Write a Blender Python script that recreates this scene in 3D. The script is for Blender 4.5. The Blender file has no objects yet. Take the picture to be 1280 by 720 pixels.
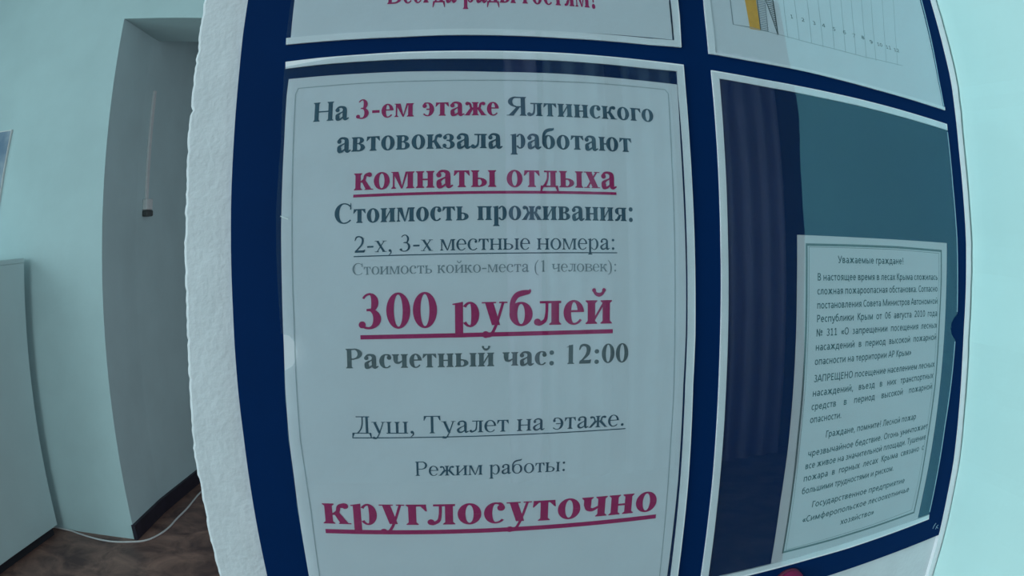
import bpy, bmesh, math, random
from mathutils import Vector, Matrix
random.seed(4)
sc = bpy.context.scene
COL = sc.collection

# ------------------------------------------------------------------ camera (wide action-camera lens, real fisheye)
H0, DIST = 1.45, 0.545            # camera height above the floor, distance from the wall that carries the board
CAM = Vector((0, -DIST, H0))
# rotation of the camera against the wall (columns: right, up, back) in wall frame (x right, y up, z out of the wall)
RB = Matrix(((0.9879286, 0.03155961, -0.15166102), (-0.01568457, 0.99437465, 0.10475234), (0.15411382, -0.1011091, 0.98286616)))
K1, K2, K3, PX, PY = 0.635017128, -0.00300712, 0.117543264, -15.0693466, 38.3499150
cam = bpy.data.cameras.new('camera'); camo = bpy.data.objects.new('camera', cam); COL.objects.link(camo); sc.camera = camo
W2 = Matrix(((1, 0, 0), (0, 0, -1), (0, 1, 0)))       # wall frame -> world
camo.matrix_world = Matrix.Translation(CAM) @ (W2 @ RB).to_4x4()
cam.type = 'PANO'; cam.panorama_type = 'FISHEYE_LENS_POLYNOMIAL'
cam.fisheye_fov = math.pi; cam.sensor_width = 36; cam.sensor_height = 20.25
cam.fisheye_polynomial_k0 = 0
cam.fisheye_polynomial_k1 = -K1 / 18; cam.fisheye_polynomial_k2 = -K2 / 18**2
cam.fisheye_polynomial_k3 = -K3 / 18**3; cam.fisheye_polynomial_k4 = 0
cam.shift_x = -PX / 1280; cam.shift_y = PY / 720
cam.clip_start = 0.01

# ------------------------------------------------------------------ exposure, world, window light, added fill
sc.view_settings.view_transform = 'Standard'; sc.view_settings.look = 'None'
sc.view_settings.exposure = 0.0; sc.view_settings.gamma = 1.0; sc.view_settings.use_curve_mapping = False
world = bpy.data.worlds.new('world'); sc.world = world; world.use_nodes = True
world.node_tree.nodes['Background'].inputs[0].default_value = (0.55, 0.85, 1.0, 1)
world.node_tree.nodes['Background'].inputs[1].default_value = 0.6

def area(name, loc, target, sx, sy, power, col):
    l = bpy.data.lights.new(name, 'AREA'); l.shape = 'RECTANGLE'; l.size = sx; l.size_y = sy; l.energy = power; l.color = col
    o = bpy.data.objects.new(name, l); COL.objects.link(o); o.location = loc
    o.rotation_euler = (Vector(target) - Vector(loc)).to_track_quat('-Z', 'Y').to_euler()
    return o
# daylight through the two windows of the left wall and the one of the rear wall (all behind / beside the camera)
area('window_light_near', (-3.50, -1.55, 2.0), (0, -1.55, 1.9), 2.0, 1.5, 76, (0.74, 0.97, 1.0))
area('window_light_far', (-3.50, 1.00, 1.95), (0, 1.00, 1.95), 1.5, 1.3, 6, (0.68, 0.97, 1.0))
area('window_light_rear', (-2.4, -3.90, 2.0), (-2.4, 0, 1.9), 1.6, 1.5, 54, (0.78, 0.97, 1.0))
# added fill lamp behind the board wall, brightens the recess side; no window there
area('recess_fill_light', (2.4, 1.6, 1.5), (-1.4, 2.7, 1.1), 1.4, 1.4, 22, (0.86, 0.90, 1.0))

# ------------------------------------------------------------------ helpers
def ray(px, py):
    x = px - 640 - PX; y = -(py - 360 - PY); r = math.hypot(x, y) + 1e-9; q = r / 640
    th = K1*q + K2*q*q + K3*q**3
    d = RB @ Vector((x/r*math.sin(th), y/r*math.sin(th), -math.cos(th)))
    return Vector((d.x, -d.z, d.y))
def B(px, py, y=0.0):
    """the point of the board plane y seen at a photo pixel, as (x, z)"""
    d = ray(px, py); t = (y + DIST) / d.y
    return (d.x*t, H0 + d.z*t)
def BL(pts, y=0.0): return [B(a, b, y) for a, b in pts]

def mesh_obj(name, verts, faces, mat, parent=None, smooth=False):
    me = bpy.data.meshes.new(name); me.from_pydata(verts, [], faces); me.update()
    if mat: me.materials.append(mat)
    if smooth:
        for p in me.polygons: p.use_smooth = True
    o = bpy.data.objects.new(name, me); COL.objects.link(o)
    if parent is not None: o.parent = parent; o.matrix_parent_inverse = parent.matrix_world.inverted()
    return o
def bm_obj(name, bm, mat, parent=None, smooth=False):
    bmesh.ops.recalc_face_normals(bm, faces=bm.faces)
    me = bpy.data.meshes.new(name); bm.to_mesh(me); bm.free()
    if mat: me.materials.append(mat)
    if smooth:
        for p in me.polygons: p.use_smooth = True
    o = bpy.data.objects.new(name, me); COL.objects.link(o)
    if parent is not None: o.parent = parent; o.matrix_parent_inverse = parent.matrix_world.inverted()
    return o
def empty(name, loc, label=None, cat=None, group=None):
    o = bpy.data.objects.new(name, None); COL.objects.link(o); o.location = loc; o.empty_display_size = 0.05
    o.matrix_world = Matrix.Translation(loc)
    return tag(o, label, cat, group)
def tag(o, label=None, cat=None, group=None, kind=None):
    if label: o['label'] = label
    if cat: o['category'] = cat
    if group: o['group'] = group
    if kind: o['kind'] = kind
    return o
def add_box(bm, x0, x1, y0, y1, z0, z1, bevel=0):
    r = bmesh.ops.create_cube(bm, size=1)
    for v in r['verts']:
        v.co = Vector(((x0+x1)/2 + v.co.x*(x1-x0), (y0+y1)/2 + v.co.y*(y1-y0), (z0+z1)/2 + v.co.z*(z1-z0)))
    if bevel:
        es = list({e for v in r['verts'] for e in v.link_edges})
        bmesh.ops.bevel(bm, geom=es, offset=bevel, segments=2, affect='EDGES', profile=0.5)
def slab(name, outline, y0, y1, mat, parent=None, bevel=0):
    """outline: list of (x, z); solid between depths y0 (towards camera, smaller) and y1"""
    bm = bmesh.new()
    f = bm.faces.new([bm.verts.new((x, y1, z)) for x, z in outline])
    ex = bmesh.ops.extrude_face_region(bm, geom=[f])
    for g in ex['geom']:
        if isinstance(g, bmesh.types.BMVert): g.co.y = y0
    return bm_obj(name, bm, mat, parent)
def strip(name, a, b, y0, y1, mat, parent=None):
    """solid band between two polylines of equal length (x, z)"""
    n = len(a); v = []; f = []
    for (x, z), (u, w) in zip(a, b): v += [(x, y0, z), (u, y0, w), (u, y1, w), (x, y1, z)]
    for i in range(n-1):
        p, q = 4*i, 4*i+4
        for k in range(4): f.append((p+k, p+(k+1) % 4, q+(k+1) % 4, q+k))
    f += [(0, 1, 2, 3), (4*n-1, 4*n-2, 4*n-3, 4*n-4)]
    o = mesh_obj(name, v, f, mat, parent)
    bm = bmesh.new(); bm.from_mesh(o.data); bmesh.ops.recalc_face_normals(bm, faces=bm.faces); bm.to_mesh(o.data); bm.free()
    return o
def resample(pts, n, key):
    """(x, z) polyline resampled at n even steps of coordinate key (0: x, 1: z), linear, extrapolating"""
    pts = sorted(pts, key=lambda p: p[key]); o = 1-key
    lo, hi = n[0], n[1]; out = []
    for i in range(n[2]):
        t = lo + (hi-lo)*i/(n[2]-1)
        j = 0
        while j < len(pts)-2 and pts[j+1][key] < t: j += 1
        a, b = pts[j], pts[j+1]; u = (t-a[key])/(b[key]-a[key] + 1e-12)
        u = max(-0.0, min(1.0, u)) if not (j in (0, len(pts)-2)) else u
        if t < pts[0][key] or t > pts[-1][key]:      # beyond the measured part: keep the end value
            val = pts[0][o] if t < pts[0][key] else pts[-1][o]
        else: val = a[o] + (b[o]-a[o])*u
        out.append((val, t) if key == 1 else (t, val))
    return out
def tube(name, pts, r, mat, parent=None, seg=8):
    bm = bmesh.new(); rings = []
    P = [Vector(p) for p in pts]
    for i, p in enumerate(P):
        d = (P[min(i+1, len(P)-1)] - P[max(i-1, 0)]).normalized()
        u = d.cross(Vector((0, 0, 1)) if abs(d.z) < .9 else Vector((1, 0, 0))).normalized(); w = d.cross(u)
        rings.append([bm.verts.new(p + r*(math.cos(a)*u + math.sin(a)*w)) for a in [2*math.pi*k/seg for k in range(seg)]])
    for a, b in zip(rings, rings[1:]):
        for k in range(seg): bm.faces.new((a[k], a[(k+1) % seg], b[(k+1) % seg], b[k]))
    bm.faces.new(rings[0]); bm.faces.new(rings[-1])
    return bm_obj(name, bm, mat, parent, smooth=True)
def catmull(pts, n):
    P = [Vector(p) for p in pts]; P = [2*P[0]-P[1]] + P + [2*P[-1]-P[-2]]; out = []
    for i in range(1, len(P)-2):
        for k in range(n):
            t = k/n; a, b, c, d = P[i-1:i+3]
            out.append(0.5*((2*b) + (c-a)*t + (2*a-5*b+4*c-d)*t*t + (3*b-a-3*c+d)*t**3))
    out.append(P[-2]); return out

# ------------------------------------------------------------------ materials
def new_mat(name):
    m = bpy.data.materials.new(name); m.use_nodes = True; return m, m.node_tree, m.node_tree.nodes['Principled BSDF']
def surf(name, col, rough=0.6, var=0.06, scale=30, bump=0.0, bscale=200, spec=0.3, col2=None, detail=6):
    m, nt, b = new_mat(name); N, L = nt.nodes, nt.links
    tc = N.new('ShaderNodeTexCoord'); no = N.new('ShaderNodeTexNoise'); no.inputs['Scale'].default_value = scale; no.inputs['Detail'].default_value = detail
    L.new(tc.outputs['Object'], no.inputs['Vector'])
    rp = N.new('ShaderNodeValToRGB'); rp.color_ramp.elements[0].position = 0.3; rp.color_ramp.elements[1].position = 0.7
    c2 = col2 or tuple(min(1, c*(1+var)) for c in col); c1 = col if col2 else tuple(c*(1-var) for c in col)
    rp.color_ramp.elements[0].color = (*c1, 1); rp.color_ramp.elements[1].color = (*c2, 1)
    L.new(no.outputs['Fac'], rp.inputs['Fac']); L.new(rp.outputs['Color'], b.inputs['Base Color'])
    b.inputs['Roughness'].default_value = rough; b.inputs['Specular IOR Level'].default_value = spec
    if bump:
        n2 = N.new('ShaderNodeTexNoise'); n2.inputs['Scale'].default_value = bscale; n2.inputs['Detail'].default_value = 5
        L.new(tc.outputs['Object'], n2.inputs['Vector'])
        bp = N.new('ShaderNodeBump'); bp.inputs['Strength'].default_value = bump; bp.inputs['Distance'].default_value = 0.004
        L.new(n2.outputs['Fac'], bp.inputs['Height']); L.new(bp.outputs['Normal'], b.inputs['Normal'])
    return m
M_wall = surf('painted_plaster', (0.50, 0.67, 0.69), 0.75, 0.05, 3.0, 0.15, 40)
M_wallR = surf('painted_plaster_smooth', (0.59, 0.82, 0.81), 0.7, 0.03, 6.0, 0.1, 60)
M_pillar = surf('rough_whitewash', (0.66, 0.68, 0.72), 0.8, 0.05, 40.0, 0.22, 170)
M_ceil = surf('ceiling_paint', (0.62, 0.70, 0.70), 0.8, 0.03, 4)
M_niche = surf('dull_plaster', (0.50, 0.56, 0.60), 0.8, 0.06, 3.0, 0.3, 40)
M_dim = surf('dark_panelled_wall', (0.10, 0.11, 0.12), 0.8, 0.1, 3)
M_greyc = surf('pale_grey_curtain_cloth', (0.75, 0.60, 0.64), 0.9, 0.08, 8)
M_base = surf('dark_baseboard_paint', (0.025, 0.022, 0.035), 0.5, 0.2, 20)
M_blue = surf('blue_panel_plastic', (0.0001, 0.0185, 0.088), 0.6, 0.05, 8, 0.03, 300, spec=0.05)
M_strip = surf('white_pvc_strip', (0.86, 0.86, 0.90), 0.5, 0.03, 50)
M_paper = surf('print_paper', (0.72, 0.74, 0.79), 0.85, 0.02, 25, 0.15, 60)
M_paper2 = surf('print_paper_thin', (0.60, 0.58, 0.62), 0.85, 0.02, 25, 0.15, 60)
M_mag = surf('magenta_print', (0.42, 0.018, 0.13), 0.7, 0.1, 300)
M_teal = surf('dark_teal_print', (0.045, 0.105, 0.155), 0.7, 0.12, 300)
M_grey = surf('grey_print', (0.12, 0.155, 0.17), 0.7, 0.1, 300)
M_lgrey = surf('pale_grey_print', (0.24, 0.30, 0.34), 0.7, 0.1, 300)
M_line = surf('hairline_print', (0.40, 0.46, 0.50), 0.7, 0.1, 300)
M_black = surf('black_print', (0.018, 0.04, 0.06), 0.7, 0.1, 300)
M_orange = surf('orange_print', (0.80, 0.42, 0.08), 0.7, 0.05, 200)
M_cab = surf('cabinet_laminate', (0.52, 0.70, 0.71), 0.5, 0.04, 3)
M_dark = surf('dark_plinth', (0.02, 0.022, 0.03), 0.7, 0.1, 10)
M_cable = surf('white_cable_sheath', (0.62, 0.62, 0.62), 0.45, 0.05, 40)
M_plastic = surf('old_white_plastic', (0.68, 0.72, 0.72), 0.6, 0.05, 40)
M_socket = surf('dark_grey_plastic', (0.08, 0.09, 0.09), 0.5, 0.1, 90)
M_knob = surf('crimson_plastic', (0.22, 0.006, 0.06), 0.7, 0.08, 60)
M_rim = surf('dull_rim', (0.13, 0.02, 0.05), 0.5, 0.08, 60)
M_mauve = surf('mauve_curtain_cloth', (0.92, 0.52, 0.66), 0.9, 0.08, 8)
M_pic = surf('printed_picture', (0.08, 0.17, 0.28), 0.5, 0.1, 6, col2=(0.42, 0.50, 0.58))
M_frame = surf('window_frame_paint', (0.7, 0.72, 0.72), 0.5, 0.02, 10)
# floor: worn brown stone
m, nt, b = new_mat('worn_brown_floor'); N, L = nt.nodes, nt.links
tc = N.new('ShaderNodeTexCoord'); n1 = N.new('ShaderNodeTexNoise'); n1.inputs['Scale'].default_value = 5; n1.inputs['Detail'].default_value = 10; n1.inputs['Roughness'].default_value = 0.65; n1.inputs['Distortion'].default_value = 0.8
L.new(tc.outputs['Object'], n1.inputs['Vector']); rp = N.new('ShaderNodeValToRGB')
rp.color_ramp.elements[0].position = 0.36; rp.color_ramp.elements[0].color = (0.085, 0.044, 0.042, 1)
rp.color_ramp.elements[1].position = 0.68; rp.color_ramp.elements[1].color = (0.33, 0.185, 0.145, 1)
L.new(n1.outputs['Fac'], rp.inputs['Fac']); L.new(rp.outputs['Color'], b.inputs['Base Color']); b.inputs['Roughness'].default_value = 0.55
M_floor = m
# clear film: mirror-like by Fresnel over a slightly absorbing pane
def film(name, tint, rough=0.02, haze=0.02, boost=1.0):
    m = bpy.data.materials.new(name); m.use_nodes = True; nt = m.node_tree; N, L = nt.nodes, nt.links; N.clear()
    out = N.new('ShaderNodeOutputMaterial'); tr = N.new('ShaderNodeBsdfTransparent'); tr.inputs[0].default_value = (*tint, 1)
    gl = N.new('ShaderNodeBsdfGlossy'); gl.inputs['Roughness'].default_value = rough; gl.inputs['Color'].default_value = (0.50, 0.92, 1.0, 1)
    df = N.new('ShaderNodeBsdfDiffuse'); df.inputs[0].default_value = (0.7, 0.78, 0.8, 1)
    ge = N.new('ShaderNodeNewGeometry'); dt = N.new('ShaderNodeVectorMath'); dt.operation = 'DOT_PRODUCT'   # Schlick, same for both faces
    L.new(ge.outputs['Incoming'], dt.inputs[0]); L.new(ge.outputs['Normal'], dt.inputs[1])
    def mth(op, a, b_):
        q = N.new('ShaderNodeMath'); q.operation = op
        for i_, v_ in enumerate((a, b_)):
            if v_ is None: continue
            if isinstance(v_, (int, float)): q.inputs[i_].default_value = v_
            else: L.new(v_, q.inputs[i_])
        return q.outputs[0]
    c_ = mth('ABSOLUTE', dt.outputs['Value'], None); pw = mth('POWER', mth('SUBTRACT', 1.0, c_), 5.0)
    fo = mth('ADD', mth('MULTIPLY', pw, 0.96*boost), 0.04*boost)
    m1 = N.new('ShaderNodeMixShader'); m1.inputs[0].default_value = haze; m2 = N.new('ShaderNodeMixShader')
    L.new(tr.outputs[0], m1.inputs[1]); L.new(df.outputs[0], m1.inputs[2])
    L.new(fo, m2.inputs[0]); L.new(m1.outputs[0], m2.inputs[1]); L.new(gl.outputs[0], m2.inputs[2])
    L.new(m2.outputs[0], out.inputs[0]); return m
M_film = film('clear_pocket_film', (0.975, 0.985, 0.99), 0.015, 0.006, 1.6)
def emit(name, col, s):
    m = bpy.data.materials.new(name); m.use_nodes = True; nt = m.node_tree; nt.nodes.clear()
    o = nt.nodes.new('ShaderNodeOutputMaterial'); e = nt.nodes.new('ShaderNodeEmission'); e.inputs[0].default_value = (*col, 1); e.inputs[1].default_value = s
    nt.links.new(e.outputs[0], o.inputs[0]); return m
M_sky = emit('daylit_window_glass', (0.7, 0.93, 1.0), 1.2)

# ------------------------------------------------------------------ the setting
CEIL = 3.25
def struct(name, fn, mat):
    bm = bmesh.new(); fn(bm); o = bm_obj(name, bm, mat); o['kind'] = 'structure'; return o
struct('floor', lambda bm: add_box(bm, -3.7, 3.2, -4.1, 6.2, -0.1, 0), M_floor)
struct('ceiling', lambda bm: add_box(bm, -3.7, 3.2, -4.1, 6.2, CEIL, CEIL+0.1), M_ceil)
YB = 2.845
# left part of the back wall, with the recess side behind its corner (slightly splayed)
cx0, cx1 = -1.405, -1.20
def side_geom(bm):
    pass
v = [(-3.6, YB), (cx0, YB), (-1.355, 3.30), (-1.18, 4.30), (-1.05, 6.1), (-3.6, 6.1)]
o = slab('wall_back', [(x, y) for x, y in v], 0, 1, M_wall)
me = o.data
for vv in me.vertices: vv.co = Vector((vv.co.x, vv.co.z, 0.0 if vv.co.y < 0.5 else CEIL))
bm = bmesh.new(); bm.from_mesh(me); bmesh.ops.recalc_face_normals(bm, faces=bm.faces); bm.to_mesh(me); bm.free()
o['kind'] = 'structure'
def lintel(bm):
    add_box(bm, cx0, 0.6, YB, YB+0.55, 2.66, CEIL)
    for v_ in bm.verts:
        if v_.co.z < 2.7: v_.co.z = 2.70 - 0.20*max(0, min(1, (v_.co.x-cx0)/1.0)) if v_.co.x < 0 else 2.30
struct('wall_lintel', lintel, M_wall)
struct('wall_far', lambda bm: add_box(bm, -1.2, 3.2, 6.0, 6.1, 0, CEIL), M_niche)
struct('wall_left', lambda bm: add_box(bm, -3.7, -3.6, -4.1, YB, 0, CEIL), M_wall)
struct('wall_rear', lambda bm: add_box(bm, -3.7, 3.2, -4.1, -4.0, 0, CEIL), M_dim)
struct('wall_end', lambda bm: add_box(bm, 3.1, 3.2, -4.0, 6.0, 0, CEIL), M_niche)
# dark recess side baseboard
bb = [(cx0+0.004, YB-0.01), (-1.351, 3.30), (-1.176, 4.30), (-1.046, 6.0)]
vb = []; fb = []
for x, y in bb: vb += [(x+0.014, y, 0), (x+0.014, y, 0.085), (x-0.01, y, 0.085), (x-0.01, y, 0)]
for i in range(3):
    for k in range(4): fb.append((4*i+k, 4*i+(k+1) % 4, 4*i+4+(k+1) % 4, 4*i+4+k))
fb += [(0, 1, 2, 3), (12, 13, 14, 15)]
o = mesh_obj('baseboard_side', vb, fb, M_base); o['kind'] = 'structure'
# wall piece that carries the board (rough left arris taken from the plaster edge)
pe = BL([(256, 0), (254, 8), (251, 30), (247.5, 50), (247, 58), (249, 61), (246, 66), (243.5, 85), (242, 100), (239.5, 125), (238.5, 136), (240, 139), (237.5, 145), (235, 162), (234.5, 180), (232.5, 230), (231, 280), (230.3, 310), (231.5, 350), (233, 400), (234.3, 440), (236.5, 480), (238, 520), (241.5, 560), (246, 590), (250, 606), (254, 630), (258, 650), (262, 672), (268, 696), (275, 720)], 0.001)
pe = resample(pe, (pe[-1][1], pe[0][1], 130), 1)
pe = [(x + random.uniform(-.0006, .0006), z) for x, z in pe]
xr = 0.615
zs = [0.0] + [z for _, z in pe] + [CEIL]
xs = [pe[0][0]] + [x for x, _ in pe] + [pe[-1][0]]
v = []; f = []
tc_ = resample(BL([(1170, 0), (1196.2, 100), (1205.4, 190), (1211, 250), (1214.2, 300), (1214.5, 330), (1213.8, 360), (1211, 410), (1209.6, 450), (1205.5, 510), (1199.5, 580), (1191.5, 620), (1179.5, 672), (1167.5, 712)], -0.006), (0.9, 2.2, 90), 1)
def gx_(z): return min(tc_, key=lambda q: abs(q[1]-z))[0]-0.0006
for x, z in zip(xs, zs):
    rr = 0.0025
    v += [(gx_(z), 0.05, z), (gx_(z), 0.0, z), (x+rr, 0.0, z), (x+rr*.3, rr*.3, z), (x, rr, z), (x+0.02, 0.30, z), (xr, 0.30, z)]
n = 7
for i in range(len(zs)-1):
    for k in range(n): f.append((i*n+k, i*n+(k+1) % n, (i+1)*n+(k+1) % n, (i+1)*n+k))
f += [tuple(range(n)), tuple(range(len(zs)*n-1, len(zs)*n-n-1, -1))]
o = mesh_obj('wall_front', v, f, M_pillar); o['kind'] = 'structure'
bm = bmesh.new(); bm.from_mesh(o.data); bmesh.ops.recalc_face_normals(bm, faces=bm.faces); bm.to_mesh(o.data); bm.free()

# right edge polylines (board edge, white bead, crack, right wall)
ED = [(1163.4, 0), (1189.1, 100), (1199.4, 190), (1205, 250), (1208.1, 300), (1208.3, 330), (1207.9, 360), (1205.5, 410), (1203.4, 450), (1199.5, 510), (1192.1, 580), (1184.5, 620), (1174.1, 669)]
board_r = BL(ED)
trim_r = BL([(1169.5, 0), (1195.7, 100), (1204.9, 190), (1210.5, 250), (1213.7, 300), (1214, 330), (1213.3, 360), (1210.8, 410), (1209.2, 450), (1205, 510), (1198.5, 580), (1190.5, 620), (1179.5, 672), (1167.5, 712)], -0.006)
tr_in = BL(ED + [(1162, 712)], -0.006)
Z0, Z1 = 0.9, 2.2
A = resample(tr_in, (Z0, Z1, 90), 1); C = resample(trim_r, (Z0, Z1, 90), 1)
A = [(a[0], a[1]) for a in A]; C = [(c[0]+random.uniform(-.0004, .0004), c[1]) for c in C]
o = strip('trim_1', A, C, -0.006, 0.0, M_strip); o['kind'] = 'structure'
# right wall: comes towards the camera from the corner, ends at a reveal
v = []; f = []
def crack(z): return 0.0008 if z > 1.30 else max(-0.0008, 0.0008-0.0016*(1.30-z)/0.08)      # the crack closes towards the floor
rows = [(C[0][0], 0.0)] + [(c[0] + crack(c[1]), c[1]) for c in C] + [(C[-1][0]+0.001, CEIL)]
WR = -0.42
for x, z in rows: v += [(x+0.004, 0.04, z), (x+0.004, -0.0078, z), (x, -0.0084, z), (x+0.001, -0.03, z), (x+0.003, WR, z), (x+0.15, WR, z), (x+0.15, 0.04, z)]
n = 7
for i in range(len(rows)-1):
    for k in range(n): f.append((i*n+k, i*n+(k+1) % n, (i+1)*n+(k+1) % n, (i+1)*n+k))
f += [tuple(range(n)), tuple(range(len(rows)*n-1, len(rows)*n-n-1, -1))]
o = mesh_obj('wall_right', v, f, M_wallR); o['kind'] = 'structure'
bm = bmesh.new(); bm.from_mesh(o.data); bmesh.ops.recalc_face_normals(bm, faces=bm.faces); bm.to_mesh(o.data); bm.free()

# windows behind the camera (frame, mullions, daylit pane)
def window(name, axis, c, w, z0, z1):
    e = empty(name, c); e['kind'] = 'structure'
    def bx(n_, a0, a1, d0, d1, zz0, zz1, mt):
        bm = bmesh.new()
        if axis == 'x': add_box(bm, c[0]+d0, c[0]+d1, c[1]+a0, c[1]+a1, zz0, zz1)
        else: add_box(bm, c[0]+a0, c[0]+a1, c[1]+d0, c[1]+d1, zz0, zz1)
        return bm_obj(n_, bm, mt, e)
    bx('window_pane', -w/2, w/2, 0.01, 0.02, z0, z1, M_sky)
    for a in (-w/2, 0, w/2): bx('window_frame', a-0.03, a+0.03, 0.02, 0.07, z0, z1, M_frame)
    for z in (z0, z1): bx('window_frame', -w/2-0.03, w/2+0.03, 0.022, 0.072, z-0.03, z+0.03, M_frame)
    bx('window_sill', -w/2-0.06, w/2+0.06, 0.0, 0.16, z0-0.07, z0-0.03, M_frame)
window('window_1', 'x', (-3.6, -1.55, 0), 2.0, 1.25, 2.75)
window('window_2', 'x', (-3.6, 1.00, 0), 1.5, 1.3, 2.6)
window('window_3', 'y', (-2.4, -4.0, 0), 1.6, 1.25, 2.75)

# curtains and a door at the rear of the room, seen only as faint reflections in the pockets
def curtain(name, x0, x1, mat, label):
    v = []; f = []; n = int((x1-x0)/0.02)
    for i in range(n+1):
        x = x0+(x1-x0)*i/n; y = -3.90+0.025*math.sin(i*0.9)
        v += [(x, y, 0.0), (x, y, 2.7), (x, y-0.006, 2.7), (x, y-0.006, 0.0)]
    for i in range(n):
        for k in range(4): f.append((4*i+k, 4*i+(k+1) % 4, 4*i+4+(k+1) % 4, 4*i+4+k))
    f += [(0, 1, 2, 3), (4*n, 4*n+1, 4*n+2, 4*n+3)]
    o = mesh_obj(name, v, f, mat, smooth=True)
    return tag(o, label, 'curtain')
curtain('window_curtain', 2.13, 2.58, M_mauve, 'wide mauve curtain behind the camera, mirrored as a band in the right pocket')
curtain('window_curtain', 0.73, 0.92, M_mauve, 'narrow mauve curtain behind the camera, leftmost of the four along the rear wall')
curtain('window_curtain', 0.96, 1.35, M_greyc, 'wider pale grey curtain behind the camera, beside the narrow mauve one')
curtain('window_curtain', 1.45, 1.77, M_greyc, 'narrower pale grey curtain behind the camera, beside the wide mauve one')

# ------------------------------------------------------------------ notice board
YP = -0.005                                   # front of the blue panel
board = empty('notice_board', (0.2, 0, 1.126), 'large dark blue notice board with white-edged clear pockets on the pale wall', 'notice board')
left = resample(BL([(310, 0), (303.5, 45), (299, 90), (292, 180), (288.9, 250), (289.2, 340), (290.8, 380), (293.8, 440), (298.8, 500), (303.8, 540), (311.7, 600), (321.7, 660), (334, 720)], YP), (1.126, 2.05, 60), 1)
rightp = resample(BL(ED, YP), (1.126, 2.05, 60), 1)
BZ = B(1120, 688.8)[1]
bot = BL([(1036.5, 720), (1060, 711.5), (1120, 688.8), (1174.1, 669)], YP)
bz = sum(z for _, z in bot)/4
def shift0(P): return [(x, bz) if i == 0 else (x, z) for i, (x, z) in enumerate(P)]
strip('backing_panel', shift0(left), shift0(rightp), YP, 0.0, M_blue, board)

def frame(outer_px, inner_px, y1=YP-0.002):
    return strip('frame_strip', BL(outer_px, YP), BL(inner_px, YP), y1, YP, M_strip, board)
# big left pocket: top strip, right strip
frame([(357.2, 78), (403.9, 72.6), (450, 69), (505, 65.6), (560, 64.2), (622, 64.2), (700, 66.7), (740, 69.5), (810.3, 76.3), (853.5, 81.3)],
      [(357.2, 86.6), (403.9, 81), (450, 77.5), (505, 74.8), (560, 74.0), (622, 74.2), (700, 76.5), (740, 79.3), (808, 86), (845.5, 89.5)])
frame([(853.5, 81.3), (855.8, 110), (860.8, 176.7), (864, 230), (867, 300), (868, 350), (868, 420), (865.3, 480), (859.5, 600), (855.8, 640), (846.7, 718), (838, 782)],
      [(845.5, 89.5), (847.5, 117), (852.5, 176.7), (855.6, 230), (858.4, 300), (859.3, 350), (859.0, 420), (856.5, 480), (850.3, 600), (846.8, 640), (838, 718), (829.5, 780)])
# right pocket: left strip, top strip, bottom strip
frame([(888.3, 88.2), (895.8, 180), (900.3, 300), (901, 350), (900, 420), (898, 480), (890.4, 600), (875.8, 720), (872.5, 735)],
      [(898, 98.5), (904, 180), (908.6, 300), (909.4, 350), (908.7, 420), (906.5, 480), (898.6, 600), (884.5, 720), (883.2, 727)])
frame([(888.3, 88.2), (950, 99.2), (1024, 113.2), (1070, 123.3), (1120, 136.2), (1182.5, 155.2)],
      [(898, 98.5), (950, 107.8), (1024, 122), (1070, 131.8), (1120, 144.4), (1183.3, 163)])
frame([(872.5, 735), (930, 719.8), (972, 709.2), (1012.5, 698), (1060, 684.5), (1120, 663.8), (1160, 648.5)],
      [(883.2, 727), (899, 719.7), (940, 710.2), (963.8, 704.4), (1012.5, 691.3), (1060, 677), (1160.5, 643)])
# top left pocket: bottom strip, right strip; top right pocket: left strip, bottom strip
frame([(358, 56.5), (500, 47), (555, 44.5), (600, 44.3), (660, 45.8), (700, 48), (810, 56.5), (850.8, 59.7)],
      [(358, 48.3), (500, 39), (555, 36.8), (600, 36.5), (660, 38), (700, 40), (808, 48.3), (842.5, 51)])
frame([(850.8, 59.7), (848.6, 20), (846.4, 0), (842, -35), (836, -80)], [(842.5, 51), (840.0, 20), (837.9, 0), (833.5, -35), (827.5, -80)])
frame([(885.3, 67.5), (882.8, 40), (880.7, 20), (878.8, 0), (875, -35), (870, -80)], [(894, 69), (891.5, 40), (888.8, 20), (886.5, 0), (882.7, -35), (877.7, -80)])
frame([(894, 69), (935, 76.2), (1005, 89.4), (1040, 97.8), (1094.7, 112.5), (1120, 119.4), (1180.3, 138)],
      [(894, 66), (935, 73.2), (1005, 86.2), (1040, 94.6), (1094.7, 109), (1120, 116), (1180, 134)])

zb = B(1012.5, 698, YP)[1]        # lower strip of the big left pocket, below the frame
strip('frame_strip', [(-0.062, zb), (0.2225, zb)], [(-0.062, zb+0.0055), (0.2225, zb+0.0055)], YP-0.002, YP, M_strip, board)
# clear pocket panes; the open side of each has a half-round thumb notch
YF = YP-0.0024
def pane(outline): return slab('clear_pane', outline, YF-0.0006, YF, M_film, board)
def arc(c, r, a0, a1, n=10): return [(c[0]+r*math.cos(a0+(a1-a0)*i/n), c[1]+r*math.sin(a0+(a1-a0)*i/n)) for i in range(n+1)]
pl = BL([(355.5, 84), (351, 180), (346.5, 240), (345, 265), (345.5, 320), (348.5, 380), (351, 415)], YF)
nb = BL([(351, 417), (361, 419), (368.5, 427), (371.5, 439), (370, 450), (365, 458), (356, 463.5)], YF)
pl2 = BL([(355.5, 466), (358, 520), (364, 580), (371, 630), (387, 720), (398, 775)], YF)
pr = BL([(853, 82.5), (867, 300), (867.5, 400), (865, 480), (859, 600), (846, 718), (838, 780)], YF)
pt = BL([(800, 76), (740, 70.2), (622, 65), (500, 67), (420, 72.2)], YF)
pane(pl + nb + pl2 + list(reversed(pr)) + pt)
prl = BL([(889.5, 89.5), (900.8, 300), (900.6, 420), (898.5, 480), (891, 600), (876.5, 718)], YF)
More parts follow.
